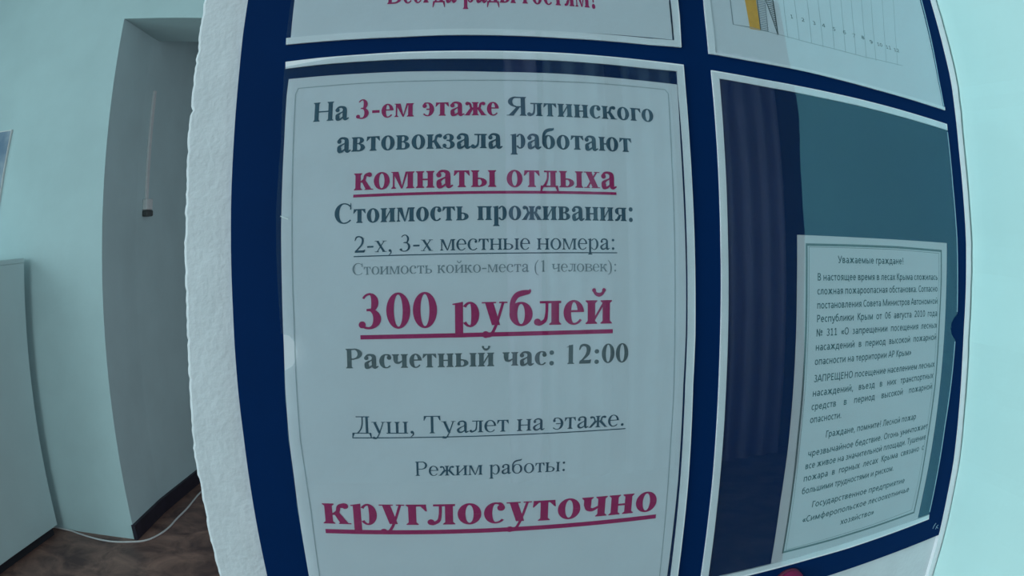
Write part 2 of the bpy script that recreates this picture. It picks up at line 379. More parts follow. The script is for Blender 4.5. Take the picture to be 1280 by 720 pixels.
prb = BL([(885, 729), (930, 718.5), (1012.5, 697), (1060, 683.6), (1120, 663), (1160.3, 648)], YF)
prr = BL([(1173.5, 582), (1181.5, 530), (1189, 478), (1192, 445), (1194, 425)], YF)
nr = BL([(1192.5, 423.5), (1189.5, 418.5), (1188.2, 411), (1189.3, 403), (1192, 397.5), (1196.3, 393)], YF)
prt = BL([(1196.7, 385), (1197, 360), (1196.3, 300), (1190.8, 230), (1184.3, 165), (1182.3, 155.5)], YF)
ptt = BL([(1120, 137), (1024, 114)], YF)
pane(prl + prb + prr + nr + prt + ptt)
pane(BL([(357, 56), (361, 20), (364, 0), (370, -35), (378, -80), (827, -80), (846, 0), (850.3, 59.2), (700, 47.6), (600, 44), (500, 46.6)], YF))
pane(BL([(885.5, 67), (878.9, 0), (871, -80), (1122, -80), (1140, -35), (1151.8, 0), (1164, 50), (1173.5, 100), (1180, 137.5), (1120, 119), (1040, 97.4), (935, 75.7)], YF))
# bright cut edges of the right pane and its notch (thin polished lips)
M_lip = surf('pane_cut_edge', (0.30, 0.46, 0.56), 0.3, 0.05, 100)
def thin_line(name, pts_px, w, y0, y1, mat, parent):
    P = [Vector((x, z)) for x, z in BL(pts_px, (y0+y1)/2)]
    a = []; b_ = []
    for i, p in enumerate(P):
        d = (P[min(i+1, len(P)-1)]-P[max(i-1, 0)]).normalized(); nn = Vector((-d.y, d.x))*w/2
        a.append(tuple(p+nn)); b_.append(tuple(p-nn))
    return strip(name, a, b_, y0, y1, mat, parent)
thin_line('pane_edge', [(1184.3, 165), (1190.8, 230), (1194.3, 270), (1196.3, 300), (1197, 360), (1196.5, 390)], 0.0009, YF-0.0008, YF+0.0001, M_lip, board)
thin_line('pane_edge', [(1193.8, 427), (1189, 478), (1181.5, 530), (1173.5, 582), (1162, 640)], 0.0009, YF-0.0008, YF+0.0001, M_lip, board)
thin_line('pane_edge', [(1151.8, 0), (1164, 50), (1173.5, 100), (1180, 134)], 0.0009, YF-0.0008, YF+0.0001, M_lip, board)
# tiny chips and a scratch, its bright glint painted white
M_glint = surf('painted_glint', (0.85, 0.92, 0.92), 0.6, 0.02, 50)
tag(thin_line('scratch', [(350.3, 270.2), (353, 271.3), (356.5, 272.7), (360, 274)], 0.0005, YF-0.0011, YF-0.0007, M_glint, board), 'short scratch with painted glint on the left pane edge')
thin_line('paint_chip', [(1166, 661), (1167.5, 657.5), (1170, 654)], 0.0010, YP-0.0002, YP, M_lip, board)
thin_line('paint_chip', [(1169.5, 661.5), (1170.7, 658.5), (1172.8, 656)], 0.0008, YP-0.0002, YP, M_lip, board)
thin_line('paint_chip', [(1170.3, 658), (1172.5, 660.5)], 0.0006, YP-0.0002, YP, M_lip, board)

# ------------------------------------------------------------------ serif lettering (own outlines, drawn stroke by stroke)
def EL(cx, cy, rx, ry, a): return (cx+rx*math.cos(a), cy+ry*math.sin(a))
class Pen:
    def __init__(s, bold):
        s.b = bold; s.P = []
        s.S = 150 if bold else 88; s.T = 46 if bold else 34; s.xh = 470 if bold else 452; s.H = 676 if bold else 662
        s.o = 42 if bold else 50; s.th = 26 if bold else 22
    def poly(s, *p): s.P.append(list(p))
    def rect(s, x0, x1, y0, y1): s.poly((x0, y0), (x1, y0), (x1, y1), (x0, y1))
    def strip(s, a, b):
        for i in range(len(a)-1): s.P.append([a[i], a[i+1], b[i+1], b[i]])
    def ring(s, cx, cy, rx, ry, wl=None, wr=None, a0=0, a1=360, t=None, n=28):
        wl = s.S if wl is None else wl; wr = s.S if wr is None else wr; t = s.T*0.9 if t is None else t
        a = []; b = []
        n = max(6, int(n*abs(a1-a0)/360))
        for i in range(n+1):
            th = math.radians(a0+(a1-a0)*i/n); c = math.cos(th)
            w = wr if c > 0 else wl
            ix, iy = rx-w, ry-t
            a.append(EL(cx, cy, rx, ry, th)); b.append(EL(cx, cy, ix, iy, th))
        s.strip(a, b)
    def path(s, pts, ws, n=6):
        c = catmull([(x, y, 0) for x, y in pts], n); m = len(c); a = []; b = []
        for i, p in enumerate(c):
            u = i/(m-1)*(len(ws)-1); k = min(int(u), len(ws)-2); w = ws[k]+(ws[k+1]-ws[k])*(u-k)
            d = (c[min(i+1, m-1)]-c[max(i-1, 0)]).normalized()
            a.append((p.x-d.y*w/2, p.y+d.x*w/2)); b.append((p.x+d.y*w/2, p.y-d.x*w/2))
        s.strip(a, b)
    def dot(s, x, y, r): s.poly(*[EL(x, y, r, r, 2*math.pi*k/12) for k in range(12)])
    def foot(s, x0, x1, y=0, up=1):
        """bracketed serif under (up=1) or over (up=-1) a stem x0..x1"""
        o, th = s.o, s.th; br = 34
        s.rect(x0-o, x1+o, *((y, y+th) if up > 0 else (y-th, y)))
        s.poly((x0-br, y+up*th), (x0+2, y+up*th), (x0+2, y+up*(th+br))); s.poly((x1-2, y+up*th), (x1+br, y+up*th), (x1-2, y+up*(th+br)))
    def stem(s, x, y0, y1, top=True, bot=True, w=None):
        w = w or s.S; s.rect(x, x+w, y0, y1)
        if top: s.foot(x, x+w, y1, -1)
        if bot: s.foot(x, x+w, y0, 1)
    def diag(s, x0, y0, x1, y1, w): s.poly((x0-w/2, y0), (x0+w/2, y0), (x1+w/2, y1), (x1-w/2, y1))

def glyph(ch, bold):
    p = Pen(bold); S, T, xh, H, o = p.S, p.T, p.xh, p.H, p.o
    D = -205; e = 12
    if ch == ' ': return [], 250
    if ch == 'н':
        w = 560 if bold else 535; x1 = 62; x2 = w-62-S
        p.stem(x1, 0, xh); p.stem(x2, 0, xh); p.rect(x1+S-2, x2+2, xh*.5-T*.5, xh*.5+T*.5)
    elif ch in 'пПтшщ' and ch in 'пшщ':
        if ch == 'п':
            w = 560 if bold else 535; xs_ = [62, w-62-S]
        else:
            w = 850 if bold else 775; g = (w-124-S)/2; xs_ = [62, 62+g, 62+2*g]
        for x in xs_: p.stem(x, 0, xh, True, ch == 'п')
        if ch == 'п': p.rect(xs_[0], xs_[-1]+S, xh-T, xh)
        else:
            p.rect(20, w-20, 0, T)
            if ch == 'щ': p.poly((w-50, 0), (w-8, 0), (w-8, -130), (w-30, -130))
    elif ch in 'ий':
        w = 575 if bold else 535; x1 = 62; x2 = w-62-S
        p.stem(x1, 0, xh); p.stem(x2, 0, xh); p.poly((x1+S-5, 70), (x2+5, xh-70-T*1.2), (x2+5, xh-70+T*.6), (x1+S-5, 70+T*1.8))
        if ch == 'й': p.path([(w*.5-105, 690), (w*.5-70, 610), (w*.5, 580), (w*.5+70, 610), (w*.5+105, 690)], [T*1.2, T*1.3, T*1.8, T*1.3, T*1.2]); p.dot(w*.5-100, 672, T*.85); p.dot(w*.5+100, 672, T*.85)
    elif ch == 'т':
        w = 480 if bold else 437; c = w/2
        p.stem(c-S/2, 0, xh, False, True); p.rect(28, w-28, xh-T, xh)
        p.poly((28, xh-T), (28+T*2.3, xh-T), (28+T*.2, xh-150), (28-T*.3, xh-150)); p.poly((w-28, xh-T), (w-28-T*2.3, xh-T), (w-28-T*.2, xh-150), (w-28+T*.3, xh-150))
    elif ch == 'г':
        w = 425 if bold else 410
        p.stem(62, 0, xh); p.rect(62, w-22, xh-T, xh); p.poly((w-22, xh-T), (w-22-T*2.3, xh-T), (w-22-T*.2, xh-160), (w-22+T*.3, xh-160))
    elif ch == 'р':
        w = 556 if bold else 500
        p.stem(62, -205, xh-20, False, True); p.poly((62+S, xh+e), (62+S-8, xh+e), (15, xh-22), (15, xh-45), (62, xh-45), (62+S, xh-45))
        p.ring(62+S-40+ (w-40-62-S+40)/2, xh/2, (w-40-62-S+40)/2, xh/2+e, a0=-140, a1=140, wr=S*1.0, wl=S*.5)
    elif ch == 'о': w = 500; p.ring(250, xh/2, 225 if bold else 221, xh/2+e, wl=S*.98, wr=S*.98)
    elif ch == 'с':
        w = 444; p.ring(245, xh/2, 220, xh/2+e, wl=S*1.05, wr=T*1.4, a0=52, a1=318); p.dot(350, xh-115, S*.42+12)
        p.path([(295, xh-8), (350, xh-40), (378, xh-115)], [T, T*1.6, T*2])
    elif ch == 'е':
        w = 444; p.ring(228, xh/2, 203, xh/2+e, wl=S*1.0, wr=S*.85, a0=4, a1=180); p.ring(228, xh/2, 203, xh/2+e, wl=S*1.0, wr=T*1.1, a0=180, a1=322)
        p.rect(30+S*.6, 228+200, xh*.5+6, xh*.5+6+T*.9)
    elif ch == 'э':
        w = 440; p.ring(195, xh/2, 215, xh/2+e, wr=S*1.05, wl=T*1.4, a0=-138, a1=128); p.dot(90, xh-115, S*.42+10); p.path([(150, xh-8), (100, xh-35), (72, xh-115)], [T, T*1.6, T*2])
        p.rect(150, 380, xh*.5-T*.5, xh*.5+T*.5)
    elif ch == 'а':
        w = 500 if bold else 444; xr_ = w-75-S
        p.rect(xr_, xr_+S, 70, xh*.70); p.path([(xr_+S*.5, 90), (xr_+S*.62, 34), (xr_+S*.9, 22), (w-2, 62)], [S, S*.8, T*1.7, T*.7])
        p.path([(xr_+S*.5, xh*.66), (xr_+S*.42, xh*.86), (xr_-40, xh-10), (130, xh-28), (72, xh-105)], [S, S*.85, T*1.5, T*1.4, T*1.5]); p.dot(98, xh-118, S*.42+10)
        p.path([(xr_+10, xh*.60), (xr_-80, xh*.51), (100, xh*.36), (28+S*.5, 105), (110, 32), (200, 28), (xr_+8, 88)], [T*.9, T*1.0, S*.72, S*.98, S*.8, T*1.4, T])
    elif ch == 'в':
        w = 510 if bold else 472
        p.stem(62, 0, xh); p.rect(62, 270, xh-T, xh); p.rect(62, 290, 0, T); p.rect(62, 290, xh*.54-T*.4, xh*.54+T*.4)
        p.ring(262, xh*.765, 175, xh*.235, wr=S*.92, a0=-90, a1=90, t=T*.8); p.ring(272, xh*.275, 200, xh*.275, wr=S*.98, a0=-90, a1=90, t=T*.8)
    elif ch == 'з':
        w = 425 if bold else 395
        p.ring(190, xh*.76, 170, xh*.24+e, wr=S*.92, wl=T, a0=-90, a1=150, t=T*.8); p.ring(190, xh*.27, 200, xh*.27+e, wr=S*.98, wl=T, a0=-155, a1=90, t=T*.8); p.rect(120, 200, xh*.52, xh*.52+T*.9); p.dot(68, xh-110, S*.36+12); p.dot(52, 95, S*.36+12)
    elif ch in 'ьыъ':
        w = {'ь': 500, 'ы': 745, 'ъ': 560}[ch] if bold else {'ь': 456, 'ы': 672, 'ъ': 517}[ch]
        x = 62 + (60 if ch == 'ъ' else 0); r = 462 if bold else 425
        if ch == 'ъ': r = w-35
        p.stem(x, 0, xh, ch != 'ъ'); p.rect(x, x+180, 0, T); p.rect(x, x+190, xh*.56-T, xh*.56)
        p.ring(x+170, xh*.28, r-x-170, xh*.28, wr=S*.95, a0=-90, a1=90, t=T*.8)
        if ch == 'ы': p.stem(w-62-S, 0, xh)
        if ch == 'ъ': p.rect(15, x+S, xh-T, xh); p.poly((15, xh-T), (15+T*2, xh-T), (15, xh-140), (5, xh-140))
    elif ch == 'к':
        w = 560 if bold else 485
        p.stem(62, 0, xh); p.rect(62+S-3, 62+S+70, xh*.49-T*.5, xh*.49+T*.5)
        p.path([(62+S+30, xh*.5), (62+S+105, xh*.62), (62+S+140, xh*.86), (w-90, xh-38)], [T*1.2, T*1.7, T*1.8, T*2.6]); p.dot(w-92, xh-52, S*.34+14)
        p.poly((62+S+20, xh*.55), (62+S+75+T, xh*.62), (w-10-S*.15, 0), (w-10-S*1.25, 0)); p.rect(w-S*1.5-10, w+10, 0, p.th)
    elif ch == 'ж':
        w = 730 if bold else 690; c = w/2
        p.stem(c-S/2, 0, xh)
        for s_ in (-1, 1):
            f = lambda x: c+s_*x
            p.path([(f(S*.4), xh*.5), (f(S*.5+65), xh*.60), (f(S*.5+105), xh*.86), (f(c-95), xh-38)], [T, T*1.6, T*1.7, T*2.4]); p.dot(f(c-92), xh-52, S*.33+14)
            p.poly((f(S*.45), xh*.50), (f(S*.5+75), xh*.62), (f(c-12), 0), (f(c-12-S*1.0), 0)); p.rect(*sorted((f(c+5), f(c-S*1.15-12))), 0, p.th)
    elif ch == 'л':
        w = 545 if bold else 499; x2 = w-62-S
        p.stem(x2, 0, xh, False, True); p.rect(110, w-62+o, xh-T, xh)
        p.path([(x2-85, xh-T), (x2-92, xh*.5), (x2-125, 90), (95, 28), (60, 60)], [T*1.25, T*1.2, T*1.5, T*1.8, T*1.6]); p.dot(62, 62, S*.36+14)
    elif ch == 'д':
        w = 530 if bold else 509; x2 = w-85-S
        p.rect(x2, x2+S, 0, xh); p.rect(115, w-85+o, xh-T, xh); p.rect(15, w-15, 0, T)
        p.path([(x2-70, xh-T), (x2-80, xh*.5), (x2-130, 110), (x2-190, T*.5)], [T*1.2, T*1.2, T*1.4, T*1.4])
        for a_, s_ in ((15, 1), (w-15, -1)): p.poly((a_, T), (a_+s_*T*1.8, T*.2), (a_+s_*T*.3, -145), (a_-s_*T*.4, -145))
    elif ch == 'м':
        w = 690 if bold else 633; x2 = w-62-S; c = (62+x2)/2+T
        p.stem(62, 0, xh, False, True, T*1.1); p.stem(x2, 0, xh); p.rect(20, 62+T, xh-p.th, xh)
        p.poly((62-10, xh), (62+S*1.05, xh), (c+22, 0), (c-22, 0)); p.poly((x2+10, xh), (x2+10-T*1.5, xh), (c-14, 0), (c+18, 0))
    elif ch == 'у':
        w = 500
        p.diag(60+S*.55, xh, 275, 20, S*1.05); p.path([(w-85, xh), (300, 90), (225, -90), (165, -175), (85, -178)], [T*1.1, T*1.1, T*1.2, T*1.6, T*1.6]); p.dot(78, -160, S*.34+18)
        p.rect(8, 60+S*1.45, xh-p.th, xh); p.rect(w-165, w-8, xh-p.th, xh)
    elif ch == 'х':
        w = 500
        p.diag(55+S*.6, xh, w-55-S*.6, 0, S*1.15); p.diag(w-105, xh, 100, 0, T*1.3)
        p.rect(12, 75+S*1.2, xh-p.th, xh); p.rect(w-185, w-18, xh-p.th, xh); p.rect(12, 185, 0, p.th); p.rect(w-75-S*1.3, w-10, 0, p.th)
    elif ch == 'ч':
        w = 540 if bold else 503; x2 = w-62-S
        p.stem(x2, 0, xh); p.foot(42, 42+S, xh, -1); p.rect(42, 42+S, xh*.62, xh); p.path([(42+S*.5, xh*.64), (42+S*.62, xh*.44), (42+S*1.2, xh*.37), (x2+6, xh*.50)], [S, S*.75, T*1.6, T])
    elif ch == 'ю':
        w = 760 if bold else 747; p.stem(62, 0, xh); p.rect(62+S-3, w-460, xh*.5-T*.5, xh*.5+T*.5); p.ring(w-250, xh/2, 222, xh/2+e)
    elif ch == 'я':
        w = 520 if bold else 460; x2 = w-62-S
        p.stem(x2, 0, xh); p.rect(x2-130, x2, xh-T, xh); p.rect(x2-130, x2+5, xh*.47-T*.9, xh*.47)
        p.ring(x2-110, xh*.735, x2-110-42, xh*.265, wl=S*.92, a0=90, a1=270, t=T*.8)
        p.path([(x2-60, xh*.44), (x2-115, xh*.25), (x2-165, 50), (45, 24)], [T*1.4, S*.75, S*.62, T*1.2])
    elif ch == 'б':
        w = 500 if bold else 509
        p.ring(250, xh*.48, 222, xh*.48+e); p.path([(30+S*.42, xh*.45), (30+S*.40, xh*.95), (120+S*.3, xh+115), (290, xh+165), (400, xh+185), (425, xh+235)], [S*.80, S*.66, S*.72, S*.72, T*1.7, T*.5])
    elif ch == 'Н':
        w = 778 if bold else 722; x1 = 75; x2 = w-75-S; p.stem(x1, 0, H); p.stem(x2, 0, H); p.rect(x1, x2+5, H*.5-T*.5, H*.5+T*.5)
    elif ch in 'РВ':
        w = (611 if ch == 'Р' else 667) if bold else (557 if ch == 'Р' else 660); p.stem(70, 0, H)
        p.rect(70, 320, H-T, H); p.rect(70, 320, H*.47-T*.5, H*.47+T*.5)
        p.ring(305, H*.735, w-35-305, H*.265+T*.2, wr=S, a0=-90, a1=90, t=T)
        if ch == 'В': p.ring(315, H*.245, w-20-315, H*.245, wr=S, a0=-90, a1=90, t=T); p.rect(70, 320, 0, T)
    elif ch == 'С':
        w = 700 if bold else 667; p.ring(w*.54, H/2, w*.5, H/2+14, wl=S*1.12, wr=T*1.2, a0=42, a1=318); p.poly((w-62, H+8), (w-85, H+8), (w-108, H*.70), (w-60, H*.68))
    elif ch == 'Я':
        w = 700 if bold else 667; x2 = w-70-S; p.stem(x2, 0, H); p.rect(x2-200, x2, H-T, H); p.rect(x2-200, x2+5, H*.47-T*.5, H*.47+T*.5)
        p.ring(x2-165, H*.735, x2-165-45, H*.265+T*.2, wl=S, a0=90, a1=270, t=T); p.poly((x2-130, H*.48), (x2-10, H*.48), (60+S*1.05, 0), (45, 0)); p.rect(0, 80+S*1.1, 0, p.th)
    elif ch == 'Д':
        w = 690 if bold else 682; x2 = w-110-S; p.rect(x2, x2+S, 0, H); p.rect(150, w-110+o, H-T, H); p.rect(12, w-12, 0, T)
        p.path([(x2-110, H-T), (x2-120, H*.55), (x2-180, 160), (x2-290, T*.5)], [T*1.3]*4)
        for a_, s_ in ((12, 1), (w-12, -1)): p.poly((a_, T), (a_+s_*T*2.2, T*.2), (a_+s_*T*.3, -175), (a_-s_*T*.4, -175))
    elif ch == 'Т':
        w = 667 if bold else 611; c = w/2; p.stem(c-S/2, 0, H, False); p.rect(30, w-30, H-T, H)
        for a_, s_ in ((30, 1), (w-30, -1)): p.poly((a_, H), (a_+s_*T*2.4, H-T), (a_+s_*T*.5, H-175), (a_-s_*T*.3, H-175))
    elif ch == '0': w = 500; p.ring(250, H/2, 226, H/2+12, wl=S*.95, wr=S*.95)
    elif ch == '1': w = 500; p.stem(250-S/2, 0, H-10, False); p.poly((250+S/2, H+10), (250+S/2-25, H+10), (110, H-75), (115, H-95), (250-S/2, H-70), (250+S/2, H-70))
    elif ch == '2':
        w = 500; p.path([(45, H-190), (110, H-45), (245, H-22), (355, H-120), (330, H*.52), (190, H*.26), (50, 30)], [T*.8, T*1.8, S*.55, S*.98, S*.85, T*1.5, T*1.3])
        p.poly((35, 0), (425, 0), (455, 60+S*.5), (420, 70+S*.5), (385, 35+S*.6), (60, 35+S*.6))
    elif ch == '3':
        w = 500; p.ring(215, H*.745, 165, H*.255+12, wr=S*.92, wl=T, a0=-75, a1=152, t=T*.9); p.ring(190, H*.28, 235, H*.28+12, wr=S*1.0, wl=T, a0=-148, a1=88, t=T); p.dot(62, 78, S*.38+12); p.rect(150, 235, H*.50, H*.50+T)
    elif ch == '-': w = 333; p.rect(40, 293, xh*.5-T*.85-S*.12, xh*.5+T*.85)
    elif ch == ',': w = 250; p.dot(118, 50, S*.40+20); p.path([(160, 50), (155, -50), (75, -130)], [T*1.4, T*1.4, T*.5])
    elif ch == '.': w = 250; p.dot(125, 50, S*.40+20)
    elif ch == ':': w = 300; p.dot(150, 50, S*.40+20); p.dot(150, xh-50, S*.40+20)
    elif ch == '!': w = 333; p.dot(166, 50, S*.40+20); p.poly((166-25, 170), (166+25, 170), (166+S*.55, H), (166-S*.55, H))
    elif ch == '(': w = 333; p.path([(290, H+20), (150, H*.72), (105, H*.32), (150, -70), (290, -190)], [T*.8, S*.6, S*.95, S*.6, T*.8])
    elif ch == ')': w = 333; p.path([(43, H+20), (183, H*.72), (228, H*.32), (183, -70), (43, -190)], [T*.8, S*.6, S*.95, S*.6, T*.8])
    else: raise KeyError(ch)
    return p.P, w
CACHE = {}
def G(ch, b):
    if (ch, b) not in CACHE: CACHE[(ch, b)] = glyph(ch, b)
    return CACHE[(ch, b)]

def text_line(runs, l_px, r_px, height_px_pair, parent, yt, under=None, name='printed_line', label=None):
    """runs: [(text, bold, material)]; l_px/r_px baseline ends in the photo; height_px_pair: (base, top, units) fixes the letter height"""
    a = Vector(B(*l_px, yt)); b = Vector(B(*r_px, yt)); d = (b-a); Lw = d.length; d.normalize(); nrm = Vector((-d.y, d.x))
    p0 = Vector(B(*height_px_pair[0], yt)); p1 = Vector(B(*height_px_pair[1], yt)); sy = abs((p1-p0).dot(nrm))/height_px_pair[2]
    tot = sum(G(c, bo)[1] for t, bo, _ in runs for c in t); last = runs[-1]
    m0 = 25; tot_vis = tot-2*m0; sx = Lw/tot_vis; x = -m0*sx
    mats = []; V = []; F = []; MI = []
    for t, bo, mt in runs:
        if mt not in mats: mats.append(mt)
        for c in t:
            P, w = G(c, bo)
            for k, poly in enumerate(P):
                s0 = len(V); yy = yt - 0.000004*(k+1)
                ar = sum(poly[i][0]*poly[(i+1) % len(poly)][1]-poly[(i+1) % len(poly)][0]*poly[i][1] for i in range(len(poly)))
                if abs(ar) < 1: continue
                if ar < 0: poly = poly[::-1]
                for gx, gy in poly:
                    q = a + d*(x+gx*sx) + nrm*(gy*sy); V.append((q.x, yy, q.y))
                F.append(tuple(range(s0, len(V)))); MI.append(mats.index(mt))
            x += w*sx
    o = mesh_obj(name, V, F, None, parent)
    for mt in mats: o.data.materials.append(mt)
    for f_, mi in zip(o.data.polygons, MI): f_.material_index = mi
    if under:
        (u0, u1, wpx, mt) = under
        U0 = Vector(B(*u0, yt)); U1 = Vector(B(*u1, yt)); k = Vector(B(u0[0], u0[1]+wpx, yt)); th = (k-U0).length/2
        n2 = Vector((-(U1-U0).y, (U1-U0).x)).normalized()*th
        q = [U0-n2, U1-n2, U1+n2, U0+n2]
        mesh_obj('underline', [(v_.x, yt-0.00001, v_.y) for v_ in q], [(0, 1, 2, 3)], mt, parent)
    if label: o['label'] = label
    return o

def sheet(parent, outline, y, mat=M_paper, th=0.00025):
    return slab('paper', outline, y-th, y, mat, parent)
def printed_rect(px, w, y, mat, parent, name='printed_border'):
    """closed thin printed line through photo points"""
    P = [Vector((x, z)) for x, z in BL(px, y)]; n = len(P); V = []; F = []
    for i, p in enumerate(P):
        a = (p-P[i-1]).normalized(); b = (P[(i+1) % n]-p).normalized(); d = (a+b).normalized(); nn = Vector((-d.y, d.x))*(w/2)/max(.5, a.dot(d))
        V += [(p.x+nn.x, y, p.y+nn.y), (p.x-nn.x, y, p.y-nn.y)]
    for i in range(n): j = (i+1) % n; F.append((2*i, 2*i+1, 2*j+1, 2*j))
    return mesh_obj(name, V, F, mat, parent)

# ------------------------------------------------------------------ large poster sheet
YS = YP-0.0005; YT = YS-0.0004
poster = empty('poster_sheet', (0.08, YP, 1.16), 'large white printed sheet advertising rest rooms for 300 roubles, in the big left pocket', 'poster')
PL = [(361, 99), (358.4, 120), (355.2, 180), (352.5, 240), (351.5, 285), (352.5, 360), (355, 435), (357, 490), (361.5, 550), (367.5, 595), (372.5, 635), (386.3, 720), (397, 772)]
PR = [(846.2, 105.7), (850.3, 177), (853.3, 230), (856.3, 300), (857.4, 350), (857, 420), (854, 480), (847.5, 600), (843.5, 640), (834, 718), (826, 775)]
PT = [(792, 99.8), (740, 95), (700, 92.2), (622, 90), (560, 89), (500, 89.8), (450, 92.1), (405, 95)]
sheet(poster, BL(PL, YS) + list(reversed(BL(PR, YS))) + BL(PT, YS), YS)
printed_rect([(373, 110.5), (369.5, 118), (366, 200), (365, 280), (365.5, 340), (367.5, 400), (371, 490), (375.5, 550), (381.5, 590), (389, 640), (399.5, 720), (408, 770),
              (815, 770), (824.5, 720), (831, 655), (838, 560), (842.3, 485), (843.7, 400), (843.3, 300), (840, 207), (835.3, 117), (831, 112), (740, 103.8), (680, 101.3), (600, 100.3), (540, 101), (450, 104.3)], 0.0008, YT, M_line, poster)
M = [(600, 146), (600, 146)]
text_line([('На ', True, M_teal), ('3-ем этаже ', True, M_mag), ('Ялтинского', True, M_teal)], (391, 152.5), (817, 152.7), ((402, 152.5), (402, 128.8), 676), poster, YT)
text_line([('автовокзала работают', True, M_teal)], (421, 190.8), (789.5, 190.3), ((463, 189), (463, 171), 470), poster, YT)
text_line([('комнаты отдыха', True, M_mag)], (442.5, 238), (770, 236), ((600, 235), (600, 214), 470), poster, YT, ((441.5, 245.2), (770.5, 242), 3.6, M_mag))
text_line([('Стоимость проживания:', True, M_teal)], (418, 280), (792.5, 276.7), ((540, 277.5), (540, 260), 470), poster, YT)
text_line([('2-х, 3-х местные номера:', False, M_teal)], (443, 316), (770, 312.2), ((445, 316), (445, 295.5), 662), poster, YT, ((442, 320.8), (771.5, 316), 1.3, M_teal))
text_line([('Стоимость койко-места (1 человек):', False, M_lgrey)], (440.5, 344), (771.5, 339.3), ((445, 343.8), (445, 329.3), 662), poster, YT)
text_line([('300 рублей', True, M_mag)], (450.5, 411.2), (764.5, 404.3), ((497, 410), (497, 366), 676), poster, YT, ((450.5, 421.7), (766, 414), 5.4, M_mag))
text_line([('Расчетный час: 12:00', True, M_grey)], (432.5, 460.5), (785, 452.5), ((437, 460.3), (437, 435.8), 676), poster, YT)
text_line([('Душ, Туалет на этаже.', False, M_teal)], (441, 542), (781, 532), ((545, 540.5), (545, 518.8), 662), poster, YT, ((440.5, 547.3), (782, 535.7), 1.3, M_teal))
text_line([('Режим работы:', False, M_teal)], (519.5, 594.8), (708, 588.6), ((524, 594.7), (524, 577), 662), poster, YT)
text_line([('круглосуточно', True, M_mag)], (405, 654.2), (819.5, 638), ((580, 654), (580, 628.6), 470), poster, YT, ((407, 663.8), (819.8, 645.4), 5.2, M_mag))

# ------------------------------------------------------------------ greeting sheet above
greet = empty('greeting_sheet', (0.08, YP, 1.61), 'white sheet with a magenta greeting line, top left pocket, cut by the upper edge', 'poster')
GS = [(363.5, 47.2), (366, 20), (368.3, 0), (374, -35), (382, -80), (824, -80), (836.2, 0), (840.5, 49.8), (790, 45), (700, 39.5), (600, 36.2), (500, 38.6), (430, 42.5)]
sheet(greet, BL(GS, YS), YS)
text_line([('Всегда рады гостям!', True, M_mag)], (484, 5.2), (746, 10.4), ((600, 2), (600, -17), 470), greet, YT)
thin_line('printed_line', [(836.8, 2), (839, 26), (842, 49)], 0.0008, YT-0.00005, YT, M_black, greet)

# ------------------------------------------------------------------ schedule sheet, top right
sched = empty('schedule_sheet', (0.45, YP, 1.58), 'white chart sheet with an orange bar and numbered columns, top right pocket', 'poster')
SS = [(895.5, 66.3), (892, 40), (888.6, 10), (884, -35), (878, -80), (1118, -80), (1136, -35), (1149.5, 0), (1162, 50), (1172, 100), (1178.6, 133.5), (1120, 115.6), (1040, 94.3), (1005, 86)]
sheet(sched, BL(SS, YS), YS)
def pquad(px, mat, parent, name='printed_bar', y=YT): 
    P = BL(px, y); return mesh_obj(name, [(x, y, z) for x, z in P], [tuple(range(len(P)))], mat, parent)
tag(pquad([(937.5, 36), (950.7, 38.2), (945, 0), (940, -35), (926, -35), (931, 0), (934, 16)], M_orange, sched), 'orange bar')
def hl(px, w=0.0006, mat=M_lgrey, name='printed_rule'): return thin_line(name, px, w*1.5, YT-0.00003, YT, mat, sched)
hl([(911.5, -10), (916.5, 30.5), (937, 34)]); hl([(937, 34), (975, 43.5), (1010, 53), (1050, 63), (1080, 71), (1128, 82)], 0.0004, M_line)
hl([(945.5, -5), (951, 38)], 0.0007, M_grey)
for k in range(18):
    y = -2+k*2.3; hl([(946+k*.33, y), (955.5+k*.33, y+2)], 0.0005, M_lgrey)
hl([(955.5, -5), (960, 40)], 0.0004)
hl([(957, 0), (972.5, 43.5)], 0.0007, M_grey); hl([(966, 0), (972.5, 43.5)], 0.0009, M_grey)
for k in range(13):
    y = k*2.6; hl([(957.5+k*.95, y), (966+k*.42, y+1.5)], 0.0006, M_grey)
cols = [(981, 17, 985, 48), (994, 8, 999, 50), (1010, 9, 1014.5, 54), (1024, 14, 1029, 59), (1039, 18, 1043, 62), (1053, 22, 1057, 66), (1066, 26, 1070, 69), (1079, 30, 1083, 73), (1091, 34, 1095, 76), (1105, 38, 1108, 79), (1119, 42, 1122, 82)]
for i, (a, b0, c, d0) in enumerate(cols): hl([(a-4, -20), (a, b0), (c, d0)], 0.0004, M_line)

